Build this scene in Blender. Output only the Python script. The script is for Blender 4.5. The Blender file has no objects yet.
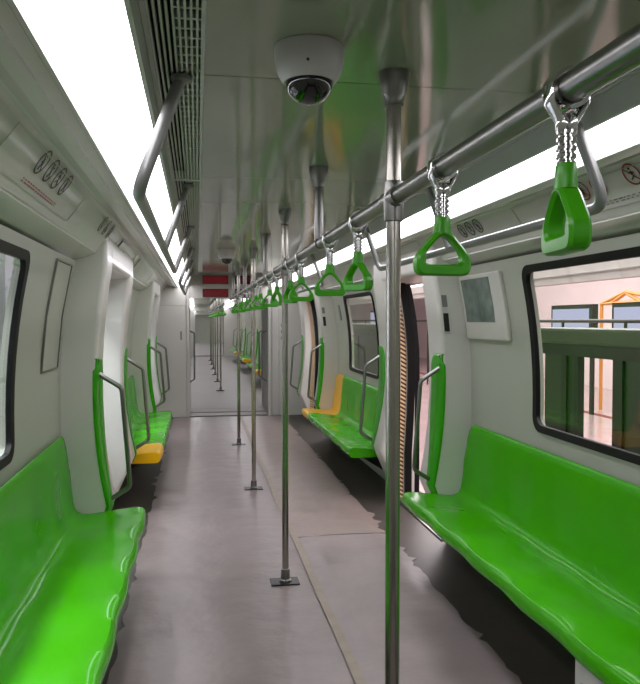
import bpy, bmesh, math, random
from mathutils import Vector, Matrix, noise
random.seed(7)
PI = math.pi
scene = bpy.context.scene
COL = scene.collection

# ---------------------------------------------------------------- camera, world, light, exposure
FPX = 720.0
cam_d = bpy.data.cameras.new('camera')
cam = bpy.data.objects.new('camera', cam_d); COL.objects.link(cam)
cam_d.sensor_fit = 'HORIZONTAL'; cam_d.sensor_width = 36.0
cam_d.lens = FPX * 36.0 / 640.0
cam_d.clip_start = 0.05; cam_d.clip_end = 200
pitch = math.atan(22.0 / math.hypot(FPX, 123.0))
yaw = math.atan(123.0 / FPX)
cam.location = (0, 0, 1.5)
cam.rotation_euler = (PI/2 - pitch, 0, -yaw)
scene.camera = cam

world = bpy.data.worlds.new('world'); scene.world = world; world.use_nodes = True
world.node_tree.nodes['Background'].inputs[0].default_value = (0.80, 0.79, 0.78, 1)
world.node_tree.nodes['Background'].inputs[1].default_value = 0.15

def area(name, loc, rot, sx, sy, power, color):
    d = bpy.data.lights.new(name, 'AREA'); d.shape = 'RECTANGLE'; d.size = sx; d.size_y = sy
    d.energy = power; d.color = color
    o = bpy.data.objects.new(name, d); COL.objects.link(o); o.location = loc; o.rotation_euler = rot
    return o
area('platform_hall_light', (4.6, 9.0, 4.2), (0, 0, 0), 4.5, 22.0, 760, (1.0, 0.92, 0.94))
area('siding_fill', (-1.75, 4.5, 3.6), (0, 0.25, 0), 0.5, 9.0, 300, (0.93, 0.95, 1.0))  # unseen lamp, added to brighten the wall outside the left windows

vs = scene.view_settings
vs.view_transform = 'Standard'; vs.look = 'None'; vs.gamma = 1.0; vs.use_curve_mapping = False
vs.exposure = 1.12
LIGHT_STRENGTH = 3.2
scene.cycles.use_denoising = True
scene.cycles.max_bounces = 10
scene.cycles.diffuse_bounces = 6
scene.cycles.glossy_bounces = 5
scene.cycles.transparent_max_bounces = 16

# ---------------------------------------------------------------- materials
MATS = {}
def lin(c):
    return tuple(((v/255.0)/12.92 if v/255.0 <= 0.04045 else ((v/255.0+0.055)/1.055)**2.4) for v in c)
def mat(name, rgb, rough=0.5, metal=0.0, spec=0.5, var=0.0, scale=6.0, bump=0.0, bscale=40.0, coat=0.0, rvar=0.0):
    m = bpy.data.materials.new(name); m.use_nodes = True
    nt = m.node_tree; b = nt.nodes['Principled BSDF']
    c = lin(rgb)
    b.inputs['Base Color'].default_value = (*c, 1)
    b.inputs['Roughness'].default_value = rough
    b.inputs['Metallic'].default_value = metal
    b.inputs['Specular IOR Level'].default_value = spec
    b.inputs['Coat Weight'].default_value = coat
    b.inputs['Coat Roughness'].default_value = 0.08
    tc = nt.nodes.new('ShaderNodeTexCoord')
    if var > 0 or rvar > 0:
        n = nt.nodes.new('ShaderNodeTexNoise'); n.inputs['Scale'].default_value = scale; n.inputs['Detail'].default_value = 5
        nt.links.new(tc.outputs['Object'], n.inputs['Vector'])
        if var > 0:
            r = nt.nodes.new('ShaderNodeValToRGB')
            r.color_ramp.elements[0].position = 0.3; r.color_ramp.elements[1].position = 0.7
            r.color_ramp.elements[0].color = (*[v*(1-var) for v in c], 1)
            r.color_ramp.elements[1].color = (*[min(1, v*(1+var)) for v in c], 1)
            nt.links.new(n.outputs['Fac'], r.inputs['Fac']); nt.links.new(r.outputs['Color'], b.inputs['Base Color'])
        if rvar > 0:
            mr = nt.nodes.new('ShaderNodeMapRange')
            mr.inputs['To Min'].default_value = max(0.02, rough-rvar); mr.inputs['To Max'].default_value = rough+rvar
            nt.links.new(n.outputs['Fac'], mr.inputs['Value']); nt.links.new(mr.outputs['Result'], b.inputs['Roughness'])
    if bump > 0:
        n2 = nt.nodes.new('ShaderNodeTexNoise'); n2.inputs['Scale'].default_value = bscale; n2.inputs['Detail'].default_value = 4
        bp = nt.nodes.new('ShaderNodeBump'); bp.inputs['Strength'].default_value = bump; bp.inputs['Distance'].default_value = 0.01
        nt.links.new(tc.outputs['Object'], n2.inputs['Vector'])
        nt.links.new(n2.outputs['Fac'], bp.inputs['Height']); nt.links.new(bp.outputs['Normal'], b.inputs['Normal'])
    MATS[name] = m
    return m
def emit(name, rgb, strength):
    m = bpy.data.materials.new(name); m.use_nodes = True
    nt = m.node_tree; nt.nodes.clear()
    e = nt.nodes.new('ShaderNodeEmission'); e.inputs[0].default_value = (*lin(rgb), 1); e.inputs[1].default_value = strength
    o = nt.nodes.new('ShaderNodeOutputMaterial'); nt.links.new(e.outputs[0], o.inputs[0])
    MATS[name] = m
    return m
def glass(name, tint, alpha_tint=1.0, rough=0.02):
    m = bpy.data.materials.new(name); m.use_nodes = True
    nt = m.node_tree; nt.nodes.clear()
    t = nt.nodes.new('ShaderNodeBsdfTransparent'); t.inputs[0].default_value = (*tint, 1)
    g = nt.nodes.new('ShaderNodeBsdfGlossy'); g.inputs['Roughness'].default_value = rough
    lw = nt.nodes.new('ShaderNodeLayerWeight'); lw.inputs['Blend'].default_value = 0.5
    pw = nt.nodes.new('ShaderNodeMath'); pw.operation = 'POWER'; pw.inputs[1].default_value = 5.0
    nt.links.new(lw.outputs['Facing'], pw.inputs[0])
    f = nt.nodes.new('ShaderNodeMath'); f.operation = 'MULTIPLY_ADD'; f.inputs[1].default_value = 0.90; f.inputs[2].default_value = 0.04
    nt.links.new(pw.outputs[0], f.inputs[0])
    mx = nt.nodes.new('ShaderNodeMixShader'); o = nt.nodes.new('ShaderNodeOutputMaterial')
    nt.links.new(f.outputs[0], mx.inputs[0]); nt.links.new(t.outputs[0], mx.inputs[1]); nt.links.new(g.outputs[0], mx.inputs[2])
    nt.links.new(mx.outputs[0], o.inputs[0])
    MATS[name] = m
    return m

M = MATS
mat('wall_white', (172, 175, 162), 0.32, var=0.03, scale=2.0, coat=0.15)
mat('cove_white', (204, 203, 196), 0.22, var=0.03, scale=3.0, coat=0.3)
mat('column_white', (206, 204, 197), 0.30, var=0.03, scale=2.0, coat=0.2)
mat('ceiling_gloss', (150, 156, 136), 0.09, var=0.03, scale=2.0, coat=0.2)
mat('trim_grey', (190, 193, 186), 0.35)
mat('grille_grey', (196, 198, 192), 0.45)
mat('black_void', (14, 15, 15), 0.8)
mat('rubber_black', (9, 9, 10), 0.45, spec=0.25)
mat('seat_green', (64, 166, 0), 0.24, var=0.03, scale=3.0, coat=0.06, spec=0.20)
mat('seat_yellow', (236, 180, 14), 0.28, coat=0.12, spec=0.35)
mat('fin_green', (50, 156, 8), 0.3, coat=0.1, spec=0.35)
mat('strap_green', (64, 160, 12), 0.32, coat=0.1, spec=0.35)
mat('steel', (176, 172, 164), 0.26, metal=1.0, var=0.05, scale=20)
mat('steel_dark', (138, 137, 134), 0.30, metal=1.0, var=0.05, scale=20)
mat('chrome', (215, 215, 215), 0.08, metal=1.0)
mat('bar_grey', (138, 139, 137), 0.32, metal=0.35)
mat('floor_dark', (62, 56, 52), 0.42, var=0.12, scale=5, bump=0.05)
mat('film_grey', (136, 124, 124), 0.34, var=0.15, scale=3.0, bump=0.75, bscale=6, rvar=0.10)
mat('floor_far', (136, 130, 128), 0.5, var=0.05, scale=0.8)
mat('film_warm', (136, 122, 117), 0.36, var=0.15, scale=3.0, bump=0.75, bscale=6, rvar=0.10)
mat('tape', (146, 134, 122), 0.5, var=0.10, scale=14)
mat('camera_white', (206, 202, 204), 0.35)
mat('camera_dome', (10, 9, 14), 0.05, coat=0.8)
mat('dark_plastic', (30, 30, 32), 0.35)
mat('label_grey', (120, 124, 120), 0.4)
mat('sign_red', (150, 26, 30), 0.5)
mat('sign_dark', (62, 40, 38), 0.5)
mat('sign_black', (26, 22, 22), 0.5)
mat('map_face', (92, 108, 100), 0.18, var=0.35, scale=14, coat=0.4)
mat('box_white', (205, 203, 196), 0.4)
mat('gangway_grey', (176, 176, 172), 0.5, var=0.05)
mat('gate_green', (50, 62, 46), 0.35, var=0.08, scale=4)
mat('gate_dark', (28, 26, 25), 0.35)
mat('gate_cap', (78, 92, 70), 0.4, var=0.06)
mat('platform_pink', (176, 154, 152), 0.18, var=0.08, scale=1.2)
mat('hall_pink', (238, 220, 220), 0.6, var=0.04, scale=1.0)
mat('hall_grey', (196, 190, 186), 0.6, var=0.05)
mat('siding_wall', (210, 210, 222), 0.7, var=0.06, scale=0.8)
mat('siding_column', (128, 130, 134), 0.6)
mat('orange_steel', (224, 150, 70), 0.45)
mat('red_line', (128, 40, 44), 0.5)
mat('foliage', (60, 84, 56), 0.6, var=0.4, scale=12)
emit('diffuser', (249, 246, 252), LIGHT_STRENGTH)
emit('lit_display', (214, 212, 246), 0.42)
emit('hall_tube', (255, 244, 240), 2.0)
glass('window_glass', (0.93, 0.96, 0.94))
glass('gate_glass', (0.55, 0.63, 0.55))

def stripe_material():
    m = bpy.data.materials.new('hazard_stripe'); m.use_nodes = True
    nt = m.node_tree; b = nt.nodes['Principled BSDF']; b.inputs['Roughness'].default_value = 0.4
    tc = nt.nodes.new('ShaderNodeTexCoord'); sp = nt.nodes.new('ShaderNodeSeparateXYZ')
    nt.links.new(tc.outputs['Object'], sp.inputs[0])
    a = nt.nodes.new('ShaderNodeMath'); a.operation = 'MULTIPLY_ADD'; a.inputs[1].default_value = 0.55
    nt.links.new(sp.outputs['X'], a.inputs[0]); nt.links.new(sp.outputs['Z'], a.inputs[2])
    d = nt.nodes.new('ShaderNodeMath'); d.operation = 'MULTIPLY'; d.inputs[1].default_value = 1/0.034
    nt.links.new(a.outputs[0], d.inputs[0])
    fr = nt.nodes.new('ShaderNodeMath'); fr.operation = 'FRACT'; nt.links.new(d.outputs[0], fr.inputs[0])
    gt = nt.nodes.new('ShaderNodeMath'); gt.operation = 'GREATER_THAN'; gt.inputs[1].default_value = 0.5
    nt.links.new(fr.outputs[0], gt.inputs[0])
    mx = nt.nodes.new('ShaderNodeMix'); mx.data_type = 'RGBA'
    mx.inputs['A'].default_value = (*lin((232, 206, 160)), 1); mx.inputs['B'].default_value = (*lin((84, 26, 22)), 1)
    nt.links.new(gt.outputs[0], mx.inputs['Factor']); nt.links.new(mx.outputs['Result'], b.inputs['Base Color'])
    MATS['hazard_stripe'] = m
stripe_material()

def led_material(name, bright):
    m = bpy.data.materials.new(name); m.use_nodes = True
    nt = m.node_tree; b = nt.nodes['Principled BSDF']
    b.inputs['Base Color'].default_value = (0.03, 0.004, 0.005, 1); b.inputs['Roughness'].default_value = 0.3
    tc = nt.nodes.new('ShaderNodeTexCoord'); mp = nt.nodes.new('ShaderNodeMapping'); mp.inputs['Scale'].default_value = (75, 1, 55)
    n = nt.nodes.new('ShaderNodeTexNoise'); n.inputs['Scale'].default_value = 1.0; n.inputs['Detail'].default_value = 1
    r = nt.nodes.new('ShaderNodeValToRGB'); r.color_ramp.elements[0].position = 0.45; r.color_ramp.elements[1].position = 0.62
    r.color_ramp.elements[0].color = (0.16, 0.004, 0.01, 1); r.color_ramp.elements[1].color = (0.85, 0.05, 0.07, 1)
    nt.links.new(tc.outputs['Object'], mp.inputs['Vector']); nt.links.new(mp.outputs[0], n.inputs['Vector'])
    nt.links.new(n.outputs['Fac'], r.inputs['Fac']); nt.links.new(r.outputs['Color'], b.inputs['Emission Color'])
    b.inputs['Emission Strength'].default_value = bright
    MATS[name] = m
led_material('led_red', 0.085); led_material('led_dim', 0.035)

# ---------------------------------------------------------------- helpers
def world_origin(o):
    v = Vector((0, 0, 0))
    while o is not None:
        v = v + Vector(o.location); o = o.parent
    return v
def obj(name, bm, m, parent=None, smooth=False, bevel=0.0, local=False):
    """link a bmesh as one mesh object; vertices are given in place and re-based on the parent's origin"""
    bmesh.ops.recalc_face_normals(bm, faces=bm.faces[:])
    if parent is not None and not local:
        bmesh.ops.translate(bm, verts=bm.verts[:], vec=-world_origin(parent))
    me = bpy.data.meshes.new(name); bm.to_mesh(me); bm.free()
    me.materials.append(MATS[m] if isinstance(m, str) else m)
    if smooth:
        for p in me.polygons: p.use_smooth = True
    o = bpy.data.objects.new(name, me); COL.objects.link(o)
    if parent is not None: o.parent = parent
    if bevel > 0:
        md = o.modifiers.new('bevel', 'BEVEL'); md.width = bevel; md.segments = 2; md.limit_method = 'ANGLE'; md.angle_limit = math.radians(40)
    if smooth:
        try:
            me.set_sharp_from_angle(angle=math.radians(42))
        except Exception:
            pass
    return o
def thing(name, label, cat, loc=(0, 0, 0), group=None):
    o = bpy.data.objects.new(name, None); COL.objects.link(o); o.location = loc
    o.empty_display_size = 0.05
    o['label'] = label; o['category'] = cat
    if group: o['group'] = group
    return o
def tag(o, label, cat, group=None):
    o['label'] = label; o['category'] = cat
    if group: o['group'] = group
    return o
def struct(name, bm, m, parent=None, smooth=False, bevel=0.0):
    o = obj(name, bm, m, parent, smooth, bevel)
    if parent is None: o['kind'] = 'structure'
    return o
def dup(root, loc, label=None, group=None):
    r = root.copy(); COL.objects.link(r); r.location = loc
    if label: r['label'] = label
    if group: r['group'] = group
    for ch in list(root.children):
        c = ch.copy(); COL.objects.link(c); c.parent = r
        for g in list(ch.children):
            d = g.copy(); COL.objects.link(d); d.parent = c
    return r
def B(): return bmesh.new()
def add_box(bm, x0, x1, y0, y1, z0, z1):
    vs_ = [bm.verts.new((x, y, z)) for z in (z0, z1) for y in (y0, y1) for x in (x0, x1)]
    for f in ((0, 1, 3, 2), (4, 6, 7, 5), (0, 4, 5, 1), (2, 3, 7, 6), (0, 2, 6, 4), (1, 5, 7, 3)):
        bm.faces.new([vs_[i] for i in f])
    return bm
def add_prism(bm, poly, y0, y1):
    """polygon of (x,z) extruded along y"""
    a = [bm.verts.new((x, y0, z)) for x, z in poly]; b = [bm.verts.new((x, y1, z)) for x, z in poly]
    n = len(poly)
    bm.faces.new(a); bm.faces.new(b)
    for i in range(n):
        j = (i+1) % n
        bm.faces.new((a[i], a[j], b[j], b[i]))
    return bm
def fillet(path, br, k=6):
    P = [Vector(p) for p in path]; out = [P[0]]
    for i in range(1, len(P)-1):
        a, b, c = P[i-1], P[i], P[i+1]
        u = (a-b).normalized(); w = (c-b).normalized()
        ang = u.angle(w)
        if ang > PI-0.02 or br <= 0: out.append(b); continue
        t = min(br/math.tan(ang/2), (a-b).length*0.48, (c-b).length*0.48)
        p0 = b+u*t; p1 = b+w*t
        for q in range(k+1):
            s = q/k
            out.append((1-s)**2*p0 + 2*s*(1-s)*b + s*s*p1)
    out.append(P[-1]); return out
def add_tube(bm, path, r, n=12, br=0.0):
    P = fillet(path, br) if br > 0 else [Vector(p) for p in path]
    rings = []; t0 = (P[1]-P[0]).normalized()
    up = Vector((0, 0, 1)) if abs(t0.z) < 0.9 else Vector((1, 0, 0))
    nx = t0.cross(up).normalized()
    for i, p in enumerate(P):
        if i == 0: t = (P[1]-P[0]).normalized()
        elif i == len(P)-1: t = (P[-1]-P[-2]).normalized()
        else: t = ((P[i+1]-p).normalized()+(p-P[i-1]).normalized()).normalized()
        nx = (nx-t*nx.dot(t)).normalized(); ny = t.cross(nx)
        rings.append([bm.verts.new(p+(nx*math.cos(2*PI*k/n)+ny*math.sin(2*PI*k/n))*r) for k in range(n)])
    for a, b in zip(rings, rings[1:]):
        for k in range(n):
            bm.faces.new((a[k], a[(k+1) % n], b[(k+1) % n], b[k]))
    bm.faces.new(rings[0]); bm.faces.new(rings[-1])
    return bm
def add_lathe(bm, prof, cx, cy, n=24, sx=1.0, sy=1.0):
    """prof: (r,z) list around the vertical axis at cx,cy; closed with caps"""
    rings = [[bm.verts.new((cx+sx*r*math.cos(2*PI*k/n), cy+sy*r*math.sin(2*PI*k/n), z)) for k in range(n)] for r, z in prof]
    for a, b in zip(rings, rings[1:]):
        for k in range(n):
            bm.faces.new((a[k], a[(k+1) % n], b[(k+1) % n], b[k]))
    bm.faces.new(rings[0]); bm.faces.new(rings[-1])
    return bm
def add_plate(bm, outline, frame, t):
    """2-D outline (a,b) on a frame (origin, axis a, axis b, normal), t thick along the normal"""
    o, ua, ub, nn = frame
    lo = [bm.verts.new(o+ua*a+ub*b) for a, b in outline]; hi = [bm.verts.new(o+ua*a+ub*b+nn*t) for a, b in outline]
    bm.faces.new(lo); bm.faces.new(hi); n = len(outline)
    for i in range(n):
        j = (i+1) % n
        bm.faces.new((lo[i], lo[j], hi[j], hi[i]))
    return bm
def add_ring(bm, r0, r1, frame, t, n=28):
    o, ua, ub, nn = frame
    L = []
    for r in (r0, r1):
        for h in (0, t):
            L.append([bm.verts.new(o+ua*r*math.cos(2*PI*k/n)+ub*r*math.sin(2*PI*k/n)+nn*h) for k in range(n)])
    for a, b in ((0, 1), (1, 3), (3, 2), (2, 0)):
        for k in range(n):
            bm.faces.new((L[a][k], L[a][(k+1) % n], L[b][(k+1) % n], L[b][k]))
    return bm
def capsule(a, b, w):
    a = Vector(a); b = Vector(b); d = (b-a).normalized(); nrm = Vector((-d.y, d.x))
    return [tuple(a+nrm*w), tuple(a-nrm*w), tuple(b-nrm*w), tuple(b+nrm*w)]

# ---------------------------------------------------------------- cross-section of the car
CX = 0.49                      # centre line of the car
X = lambda s, u: CX + s*u      # s = -1 left, +1 right; u = distance from the centre line
CEIL = 2.12
Y0, Y1 = -1.6, 11.3            # this car
SIDES = ((-1, 'left'), (1, 'right'))
def lean(z):                   # the side wall leans in above the waist
    return -0.085*((z-1.1)/0.7)**2 if z > 1.1 else 0.0
def bulge(z):                  # the screens also curve in towards the floor
    return -0.06*((min(z, 1.8)-1.1)/0.7)**2 if z > 1.1 else -0.07*((1.1-z)/0.66)**2 if z > 0.44 else -0.07+0.45*(0.44-z)
WALL_U = 1.245
ZT = 1.83                      # top of the side walls

# ---------------------------------------------------------------- floor and ceiling
bm = B(); add_box(bm, X(-1, 1.33), X(1, 1.33), Y0, Y1+0.15, -0.06, 0.0); struct('floor', bm, 'floor_dark')
bm = B()
ys = [Y0, -0.7, 0.56, 1.86, 3.16, 4.46, 5.76, 7.06, 8.36, 9.45]
for a, b in zip(ys, ys[1:]):
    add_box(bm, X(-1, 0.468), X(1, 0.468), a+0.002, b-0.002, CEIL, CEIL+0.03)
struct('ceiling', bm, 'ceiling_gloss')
bm = B(); add_box(bm, X(-1, 0.75), X(1, 0.75), 9.45, Y1+0.1, 2.25, 2.28)
add_box(bm, X(-1, 0.47), X(1, 0.47), 9.44, 9.46, 2.12, 2.25)
add_box(bm, X(-1, 0.63), X(-1, 0.61), 9.45, Y1, 2.15, 2.25); add_box(bm, X(1, 0.61), X(1, 0.63), 9.45, Y1, 2.15, 2.25)
struct('ceiling_vestibule', bm, 'wall_white')
bm = B(); add_box(bm, X(-1, 1.4), X(1, 1.4), Y0, Y1+0.1, 2.30, 2.34); struct('roof', bm, 'gangway_grey')

def vent_slats(s, y0, y1, name, label):
    t = thing(name, label, 'ceiling vent', (X(s, 0.54), (y0+y1)/2, CEIL), 'ceiling air grilles')
    bm = B(); add_box(bm, *sorted((X(s, 0.472), X(s, 0.597))), y0, y1, CEIL+0.035, CEIL+0.045); obj('backing', bm, 'black_void', t)
    bm = B()
    for u0, u1 in ((0.470, 0.478), (0.588, 0.599)):
        add_box(bm, *sorted((X(s, u0), X(s, u1))), y0, y1, CEIL-0.004, CEIL+0.036)
    for y in (y0, y1-0.02):
        add_box(bm, *sorted((X(s, 0.478), X(s, 0.588))), y, y+0.02, CEIL-0.002, CEIL+0.034)
    obj('frame', bm, 'grille_grey', t)
    bm = B()
    for k in range(9):
        u = 0.486+k*0.0124
        add_box(bm, *sorted((X(s, u-0.0026), X(s, u+0.0026))), y0+0.02, y1-0.02, CEIL, CEIL+0.02)
    y = y0+0.06
    while y < y1-0.03:
        add_box(bm, *sorted((X(s, 0.478), X(s, 0.536))), y, y+0.009, CEIL+0.004, CEIL+0.02); y += 0.052
    obj('slats', bm, 'grille_grey', t)
vy = [-1.4, 0.95, 3.25, 5.55, 7.85, 10.15]
pos = ['behind the first one overhead', 'nearest to the viewer', 'second along the ceiling', 'third along the ceiling', 'last before the end wall']
for s, nm in SIDES:
    for k, (a, b) in enumerate(zip(vy, vy[1:])):
        if k == 0: continue
        vent_slats(s, a, b, 'ceiling_vent', f'slotted grey air grille along the {nm} edge of the ceiling, {pos[k]}')
    bm = B()
    add_box(bm, *sorted((X(s, 0.600), X(s, 0.6095))), Y0, Y1, 2.04, CEIL+0.03)
    struct('trim_1' if s < 0 else 'trim_2', bm, 'trim_grey')

# light bands
ly = [Y0, 3.0, 7.2, Y1]
lp = ['nearest, overhead', 'in the middle of the car', 'last before the end wall']
for s, nm in SIDES:
    for k, (a, b) in enumerate(zip(ly, ly[1:])):
        t = thing('ceiling_light', f'glowing white light band above the {nm} wall panel, length {lp[k]}', 'ceiling light', (X(s, 0.7), (a+b)/2, 2.03), 'ceiling light bands')
        bm = B(); add_prism(bm, [(X(s, 0.611), 2.045), (X(s, 0.777), 2.022), (X(s, 0.777), 2.034), (X(s, 0.611), 2.057)], a, b-0.004)
        obj('diffuser', bm, 'diffuser', t)
        bm = B(); add_prism(bm, [(X(s, 0.778), 2.013), (X(s, 0.787), 2.010), (X(s, 0.787), 2.045), (X(s, 0.778), 2.045)], a, b)
        obj('frame', bm, 'trim_grey', t)

# cove panels: strip, groove, sign panel, ledge
PA = (0.932, 2.035); PB = (1.045, 1.885)
for s, nm in SIDES:
    bm = B(); add_prism(bm, [(X(s, 0.789), 2.012), (X(s, 0.817), 2.002), (X(s, 0.817), 2.03), (X(s, 0.789), 2.04)], Y0, Y1)
    struct('trim_3' if s < 0 else 'trim_4', bm, 'cove_white')
    bm = B()
    add_prism(bm, [(X(s, 0.824), 2.004), (X(s, 0.875), 2.016), (X(s, 0.915), 2.0335), (X(s, PA[0]), PA[1]), (X(s, 0.945), 2.026), (X(s, PB[0]), PB[1]), (X(s, PB[0]+0.015), PB[1]+0.012), (X(s, PA[0]), PA[1]+0.03), (X(s, 0.824), 2.035)], Y0, Y1)
    struct('trim_5' if s < 0 else 'trim_6', bm, 'cove_white')
    bm = B()
    add_prism(bm, [(X(s, 1.048), 1.877), (X(s, 1.09), 1.858), (X(s, 1.14), 1.845), (X(s, 1.20), 1.834), (X(s, 1.20), 1.86), (X(s, 1.052), 1.91)], Y0, Y1)
    struct('trim_7' if s < 0 else 'trim_8', bm, 'cove_white', smooth=True)
    bm = B()                                      # thin raised lines of the hatches in the sign panel
    d = Vector((s*(PB[0]-PA[0]), 0, PB[1]-PA[1])).normalized(); nn = Vector((-s*abs(d.z), 0, -abs(d.x))).normalized()
    for (ya, yb) in ((2.0, 3.15), (4.6, 5.8), (8.0, 9.2)):
        for yy in (ya, yb):
            o = Vector((X(s, PA[0]), yy, PA[1]))
            add_plate(bm, [(0.02, 0), (0.155, 0), (0.155, 0.006), (0.02, 0.006)], (o, d, Vector((0, 1, 0)), nn), 0.002)
        for aa in (0.02, 0.151):
            o = Vector((X(s, PA[0]), ya, PA[1]))
            add_plate(bm, [(aa, 0), (aa+0.004, 0), (aa+0.004, yb-ya), (aa, yb-ya)], (o, d, Vector((0, 1, 0)), nn), 0.002)
    struct('trim_9' if s < 0 else 'trim_10', bm, 'wall_white')

# ---------------------------------------------------------------- side walls with windows
def rrect(y0, y1, z0, z1, r, kc=6, ns=6):
    """rounded rectangle as a closed list; also the matching fraction points for an outer rectangle"""
    pts = []; tags = []
    cs = [(y1-r, z0+r, -PI/2), (y1-r, z1-r, 0), (y0+r, z1-r, PI/2), (y0+r, z0+r, PI)]
    for ci, (cy, cz, a0) in enumerate(cs):
        for k in range(kc+1):
            a = a0+PI/2*k/kc
            pts.append((cy+r*math.cos(a), cz+r*math.sin(a))); tags.append((ci, 0.0))
        n2 = cs[(ci+1) % 4]; p0 = pts[-1]
        p1 = (n2[0]+r*math.cos(n2[2]), n2[1]+r*math.sin(n2[2]))
        for k in range(1, ns):
            f = k/ns
            pts.append((p0[0]+(p1[0]-p0[0])*f, p0[1]+(p1[1]-p0[1])*f)); tags.append((ci, f))
    return pts, tags
def wall_section(s, y0, y1, win, name, wname=None, top=ZT):
    bm = B()
    def V(y, z, off=0.0): return bm.verts.new((X(s, WALL_U+lean(z)+off), y, z))
    if win is None:
        zs = [0, 0.5, 1.1, 1.3, 1.5, 1.65, top]
        for off in (0.0, 0.05):
            for za, zb in zip(zs, zs[1:]):
                bm.faces.new((V(y0, za, off), V(y1, za, off), V(y1, zb, off), V(y0, zb, off)))
        bmesh.ops.remove_doubles(bm, verts=bm.verts[:], dist=1e-5)
        return struct(name, bm, 'wall_white', smooth=True)
    wy0, wy1, wz0, wz1 = win
    pts, tags = rrect(wy0, wy1, wz0, wz1, 0.075)
    oc = [(y1, 0.0), (y1, top), (y0, top), (y0, 0.0)]
    outer = []
    for ci, f in tags:
        a = oc[ci]; b = oc[(ci+1) % 4]; outer.append((a[0]+(b[0]-a[0])*f, a[1]+(b[1]-a[1])*f))
    n = len(pts); NL = 5
    layers = []
    for off in (0.0, 0.05):
        L = [[V(p[0]+(q[0]-p[0])*k/NL, p[1]+(q[1]-p[1])*k/NL, off) for p, q in zip(pts, outer)] for k in range(NL+1)]
        for a, b in zip(L, L[1:]):
            for i in range(n):
                j = (i+1) % n
                bm.faces.new((a[i], a[j], b[j], b[i]))
        layers.append(L)
    for i in range(n):
        j = (i+1) % n
        bm.faces.new((layers[0][0][i], layers[0][0][j], layers[1][0][j], layers[1][0][i]))
    bmesh.ops.remove_doubles(bm, verts=bm.verts[:], dist=1e-5)
    bmesh.ops.dissolve_degenerate(bm, edges=bm.edges[:], dist=1e-5)
    w = struct(name, bm, 'wall_white', smooth=True)
    # the window: rubber frame and pane
    root = bpy.data.objects.new(wname, None); COL.objects.link(root); root['kind'] = 'structure'
    root.location = (X(s, WALL_U), (wy0+wy1)/2, wz0)
    bm = B()
    po, _ = rrect(wy0-0.004, wy1+0.004, wz0-0.004, wz1+0.004, 0.078)
    pi_, _ = rrect(wy0+0.032, wy1-0.032, wz0+0.032, wz1-0.032, 0.055)
    L = []
    for P_, off in ((po, 0.002), (po, -0.012), (pi_, -0.008), (pi_, 0.014)):
        L.append([bm.verts.new((X(s, WALL_U+lean(z)+off), y, z)) for y, z in P_])
    for a, b in zip(L, L[1:]):
        for i in range(n):
            j = (i+1) % n
            bm.faces.new((a[i], a[j], b[j], b[i]))
    obj('window_frame', bm, 'rubber_black', root, smooth=True)
    bm = B(); cy = (wy0+wy1)/2; cz = (wz0+wz1)/2
    P_, _ = rrect(wy0+0.026, wy1-0.026, wz0+0.026, wz1-0.026, 0.058)
    loops = []
    for off in (0.004, 0.010):
        L = [[bm.verts.new((X(s, WALL_U+lean(cz+(z-cz)*f)+off), cy+(y-cy)*f, cz+(z-cz)*f)) for y, z in P_] for f in (1.0, 0.75, 0.5, 0.25)]
        for a, b in zip(L, L[1:]):
            for i in range(n):
                j = (i+1) % n
                bm.faces.new((a[i], a[j], b[j], b[i]))
        bm.faces.new(L[-1]); loops.append(L[0])
    for i in range(n):
        j = (i+1) % n
        bm.faces.new((loops[0][i], loops[0][j], loops[1][j], loops[1][i]))
    obj('pane', bm, 'window_glass', root, smooth=True)
    return w

BENCH = {-1: [(1.30, 4.20), (5.90, 8.64)], 1: [(1.46, 4.38), (5.97, 8.82)]}
DOORS = {-1: [(4.46, 5.62), (8.88, 9.90)], 1: [(4.65, 5.66), (9.10, 10.30)]}
wall_section(-1, -0.6, 4.30, (1.70, 3.12, 0.93, 1.775), 'wall_left', 'window_1')
wall_section(-1, 5.75, 8.76, (6.6, 7.65, 0.93, 1.775), 'wall_left.001', 'window_2')
wall_section(-1, 10.0, Y1, None, 'wall_left.002')
wall_section(1, -0.6, 4.48, (2.05, 3.50, 0.93, 1.775), 'wall_right', 'window_3')
wall_section(1, 5.80, 8.95, (6.75, 8.10, 0.93, 1.775), 'wall_right.001', 'window_4')
wall_section(1, 10.42, Y1, None, 'wall_right.002')
# rear end of the car behind the viewer
bm = B(); add_box(bm, X(-1, 1.3), X(1, 1.3), Y0-0.05, Y0, 0, 2.3); struct('wall_back', bm, 'wall_white')
for s in (-1, 1):
    bm = B(); add_box(bm, *sorted((X(s, 1.2), X(s, 1.26))), Y0, -0.6, 0, 2.0); struct('wall_left.003' if s < 0 else 'wall_right.003', bm, 'wall_white')

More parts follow.
